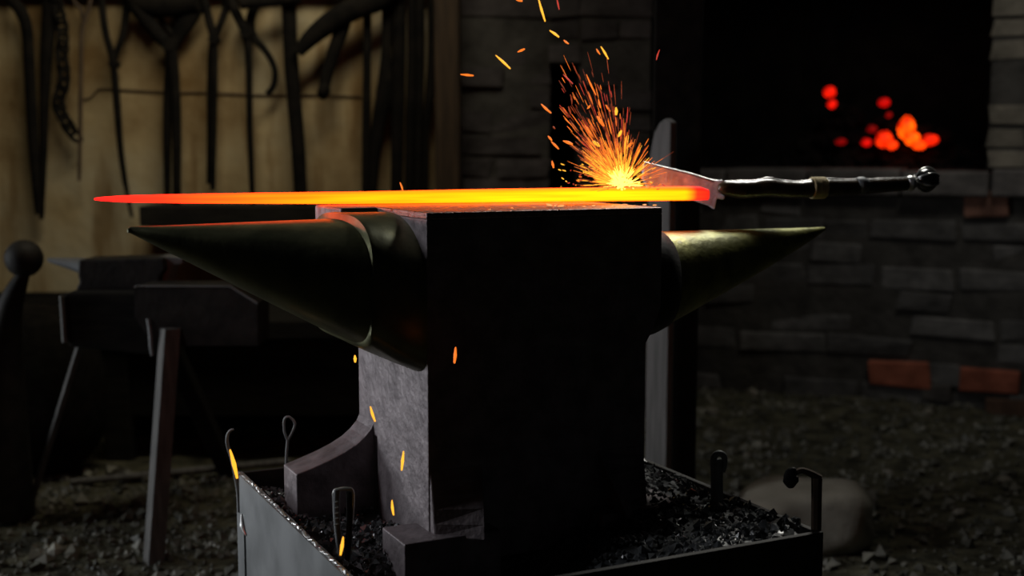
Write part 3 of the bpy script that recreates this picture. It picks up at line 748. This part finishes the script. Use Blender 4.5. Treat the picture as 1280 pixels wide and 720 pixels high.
hang('tongs', 'narrow tongs with a short fork, right of the biggest pair', 'tongs',
     [[(252,-24,5),(256,2,5),(262,28,5.5),(267,52,5),(268,110,4.2),(267,170,4),(266,238,3.5)],
      [(286,-24,5),(284,4,5),(278,24,4.5),(270,44,4.5),(264,64,4),(262,120,3.6),(262,180,3.5),(261,230,3)]], rivet=(268,50,6))
hang('tongs', 'tongs with one rein bent outward into a hook', 'tongs',
     [[(284,-24,5),(290,4,6),(299,24,6),(308,44,6),(311,70,4.6),(312,150,4.2),(314,205,4),(316,262,3)],
      [(324,-24,6),(319,4,6),(313,26,6),(317,46,5),(329,60,4.4),(339,75,4.2),(344,90,4),(342,107,4),(334,118,4)]], rivet=(309,42,7))
hang('poker', 'thick straight black iron bar hanging nearly plumb', 'poker',
     [[(360,-26,9),(362,30,9),(364,80,9),(369,140,9),(373,190,9),(377,268,8)]], names=['bar'])
hang('crooked_iron', 'massive crooked iron with a knobbed arm hanging down', 'iron bar',
     [[(372,66,7),(390,46,11),(410,30,13),(436,14,14),(475,0,12),(500,-18,9)],
      [(430,24,10),(424,46,9),(415,72,8),(408,95,7.5),(405,112,7)], [(375,-4,8),(330,2,7),(300,4,7)]], knob=(405,114,10), names=['bar','arm','spur'], dyo=-.03)
wr = B(); o0 = P(103,124,WY-.006)
tube(wr, [P(x,y,WY-.005)-o0 for x,y in ((103,124),(112,123),(121,114),(128,111),(150,112),(200,115),(260,116),(330,119),(400,119),(452,121))], .0022, n=6, k=3)
o = obj('wire', wr, M['rusty'], smooth=60); o.location = o0; tag(o, 'thin rusty wire running level along the plaster behind the tongs', 'wire')
bars = [('plain black rod hanging right of the crooked iron', [(459,-26,5),(459,60,5),(458,150,5.5),(457,266,5)]),
        ('broad slanting iron bar, lower end swinging left', [(486,-26,8),(483,60,6),(482,115,12),(474,150,9),(468,200,7),(463,266,6)]),
        ('wide iron bar in the crowded right of the rack', [(500,-26,7),(499,60,8),(497,150,8),(495,266,7)]),
        ('medium iron bar, third from the timber post', [(514,-26,5),(515,60,5),(513,150,6),(511,266,5)]),
        ('iron bar next but one to the timber post', [(525,-26,6),(525,60,6),(524,150,5),(522,266,5)]),
        ('thin bent iron bar right against the timber post', [(540,-26,5),(540,60,5),(538,110,6),(533,160,4),(532,266,4)])]
for i, (lab, bb) in enumerate(bars):
    hang('iron_bar', lab, 'iron bar', [bb], names=['shaft'], dyo=.01*(i % 2))
# dark shelf board low on the wall, behind the left horn
bm = B(); x0, x1 = P(176,260,TY-.1).x, x545
box(bm, x0, x1, TY-.12, WY+.004, P(200,283,TY-.12).z, P(200,258,TY-.12).z)
tag(obj('wall_shelf', bm, M['blackwood'], bevel=.004), 'black plank shelf on the plaster wall below the hanging tongs', 'shelf')

# ------------------------------------------------------------------ second anvil on its wooden trestle, left
SY = 2.62; ks = SY/FPX
bz = P(150, 362, SY).z; tc = P(150, 362, SY)
sa2 = thing('stake_anvil', 'small dark anvil with a long thin horn in the left background', 'anvil', (tc.x, SY+.05, bz))
def q(px, py): p = P(px, py, SY); return p.x-tc.x, p.z-bz
bm = B(); rings = []
for (x, yt, yb) in ((49,324.5,330),(60,324.5,334),(75,324.5,339),(90,324.5,345),(100,325,351)):
    X, z1 = q(x, yt); _, z0 = q(x, yb); r = (z1-z0)/2
    rings.append([(X, math.cos(a)*r*1.2, (z0+z1)/2+math.sin(a)*r) for a in [2*PI*i/16 for i in range(16)]])
loft(bm, rings); obj('horn', bm, M['plate'], sa2, smooth=60)
bm = B(); prism(bm, [q(98,325), q(204,322), q(207,336), q(200,346), q(197,363), q(94,363), q(99,352), q(97,345)], -.05, .05); obj('body', bm, M['iron'], sa2, bevel=.004)
bm = B(); prism(bm, [q(196,321.5), q(226,323), q(224,331), q(212,333), q(207,345), q(205,357), q(199,357), q(200,336)], -.03, .045); obj('heel_highlight', bm, M['plate'], sa2, bevel=.002)  # heel in paler steel, holding the grey highlight of the rear edge
tr = thing('trestle', 'dark wooden trestle with splayed plank legs under the small anvil', 'stand', (tc.x, SY+.05, 0))
bm = B(); prism(bm, [(q(93,362.5)[0], bz), (q(208,362.5)[0], bz), (q(222,362.5)[0], bz-80*ks), (q(96,362.5)[0], bz-.115), (q(89,362.5)[0], bz-.08), (q(88,362.5)[0], bz-.03)], -.11, .11); obj('top_block', bm, M['blackwood'], tr, bevel=.006)
def plank(name, a, b, w, d, par, m, ang=0.):
    bm = B(); a, b = V(a), V(b); c_, s_n = math.cos(ang), math.sin(ang)
    sec = [V((sx*w/2*c_ - sy*d/2*s_n, sx*w/2*s_n + sy*d/2*c_, 0)) for sx, sy in ((-1,-1),(1,-1),(1,1),(-1,1))]
    loft(bm, [[a+q_ for q_ in sec], [b+q_ for q_ in sec]])
    return obj(name, bm, m, par, bevel=.0015)
def W2(p): return V((p.x-tc.x, p.y-(SY+.05), p.z))
la = P(205, 434, 2.50); lb = Pz(182, 708, 0)
plank('leg', W2(la)+V((.014,0,.04)), W2(lb)+V((.014,0,-.015)), .034, .030, tr, M['standwood'], .66)
la = P(109, 430, 2.6); lb = Pz(33, 634, 0.0)
plank('leg', W2(la)+V((.002,0,.05)), W2(lb)+V((.003,0,-.015)), .012, .016, tr, M['standwood'], .66)
plank('leg', V((.05,.08,bz-.10)), V((.12,.42,-.015)), .04, .05, tr, M['blackwood'])
plank('lit_edge', V((q(90.5,365)[0], -.115, bz-.006)), V((q(92,365)[0], -.115, bz-.105)), .008, .012, tr, M['standwood'], .66)  # pale strip put in as the lit left edge of the block
# shallow tray fixed in front of the trestle
ty = 2.50
b0 = P(168, 400, ty)
tray = thing('tool_tray', 'shallow black iron tray with a thin bright rim by the trestle', 'tray', b0)
def r_(px, py): p = P(px, py, ty)-b0; return p.x, p.z
bm = B(); prism(bm, [r_(168,359), r_(288,358.5), r_(322,379), r_(322,432), r_(192,432), r_(168,396)], 0, .12); obj('pan', bm, M['iron'], tray)
bm = B(); tube(bm, [P(x,y,ty)-b0+V((0,-.002,0)) for x,y in ((168,359),(172,357.5),(288,358),(322,379))], .0018, n=6, k=1); obj('rim', bm, M['plate'], tray)
bm = B(); tube(bm, [P(x,y,ty)-b0+V((-.002,-.006,0)) for x,y in ((187,398),(189.5,412),(191,432),(192.5,444))], [.003,.004,.004,.003], n=8); obj('bracket', bm, M['plate'], tray, smooth=50)
# ball stake at far left
b0 = P(30, 323, 2.72)
st = thing('ball_stake', 'black iron ball on a stout post at the left picture edge', 'stake', (b0.x, b0.y, 0))
bm = B(); bmesh.ops.create_uvsphere(bm, u_segments=32, v_segments=20, radius=23.5*2.72/FPX, matrix=Matrix.Translation((0,0,b0.z))); obj('ball', bm, M['iron'], st, smooth=80)
bm = B(); tube(bm, [(0,0,b0.z-.03), (-.04,0,b0.z-.12), (-.075,.02,b0.z-.28), (-.08,.02,.0)], [.012,.03,.055,.07], n=14); obj('stem', bm, M['iron'], st, smooth=60)
# sooty sack slumped behind the trestle
b0 = Pz(48, 585, 0)
b0 = V((P(45,400,3.1).x, 3.1, 0)); top = P(50, 381, 3.1).z
bm = B(); rock(bm, V((0,0,0)), 1, (1,1,1), 4, 0)
for v in bm.verts:
    c = v.co.copy(); c = V([math.copysign(abs(k_)**.75, k_) for k_ in c]); c *= 1+.06*noise.noise(c*2.3)
    v.co = V((c.x*.135*(1.15-.12*c.z), c.y*.14, (top-.0)*.5 + c.z*top*.5))
o = obj('coal_sack', bm, M['sack'], smooth=60); o.location = b0; tag(o, 'bulging black sack slumped on the floor behind the trestle', 'sack')
# workbench carcass: the black mass under the shelf
a, b = P(120, 420, 3.25), P(560, 420, 3.25)
bench = thing('workbench', 'low black wooden bench along the wall behind the anvil', 'bench', (a.x, 3.2, 0))
bm = B(); ln = b.x-a.x; zt = P(200, 395, 3.3).z; box(bm, 0, ln, 0, .42, zt-.05, zt); obj('bench_top', bm, M['blackwood'], bench, bevel=.005)
for x in (.02, ln-.09):
    for y in (.02, .34):
        bm = B(); box(bm, x, x+.07, y, y+.07, -.01, zt-.049); obj('leg', bm, M['blackwood'], bench, bevel=.004)
bm = B(); box(bm, .0, ln, .05, .07, .12, zt-.049); obj('apron', bm, M['blackwood'], bench)
# long pole lying on the floor
a, b = Pz(88, 603, .022), Pz(362, 577, .022)
bm = B(); m = (a+b)/2; tube(bm, [a-m, (b-a)*.1, b-m], [.0085,.010,.010], n=10); o = obj('pole', bm, M['standwood'], smooth=60); o.location = m
tag(o, 'long thin pole lying on the floor behind the trestle legs', 'pole')

# ------------------------------------------------------------------ light
def area(name, loc, target, sx, sy, power, col, spread=180):
    d = bpy.data.lights.new(name, 'AREA'); d.shape = 'RECTANGLE'; d.size = sx; d.size_y = sy; d.energy = power; d.color = col; d.spread = math.radians(spread)
    o = bpy.data.objects.new(name, d); C.objects.link(o); o.location = loc
    o.rotation_euler = (V(target)-V(loc)).to_track_quat('-Z', 'Y').to_euler(); return o
area('doorway_light', (-2.6, 2.40, .62), (-.2, 1.8, .40), .6, .9, 3.6, (.93,.97,1.), 80)
area('skylight', (-.50, 2.75, 2.05), (-1.15, 3.72, .90), 1.1, .3, 4.5, (1.,.91,.70), 110)
area('roof_light', (.75, 2.95, 2.0), (.35, 1.95, .72), .5, .3, 2.0, (1.,.98,.9), 60)
area('guard_fill', (-2.0, 1.52, 1.5), (.1, 1.8, .72), .35, .5, 2.2, (.92,.95,1.), 75)  # unseen fill added to whiten the sword guard
area('forge_fill', (1.3, 3.0, 2.2), (1.35, 4.05, .40), .6, .3, 1.6, (1.,.95,.85), 110)  # unseen fill added to brighten the forge masonry
w = bpy.data.worlds.new('w'); sc.world = w; w.use_nodes = True
w.node_tree.nodes['Background'].inputs[0].default_value = (.8,.85,1,1); w.node_tree.nodes['Background'].inputs[1].default_value = .002
sc.view_settings.view_transform = 'Standard'; sc.view_settings.look = 'None'; sc.view_settings.exposure = 0; sc.view_settings.gamma = 1
sc.view_settings.use_curve_mapping = False
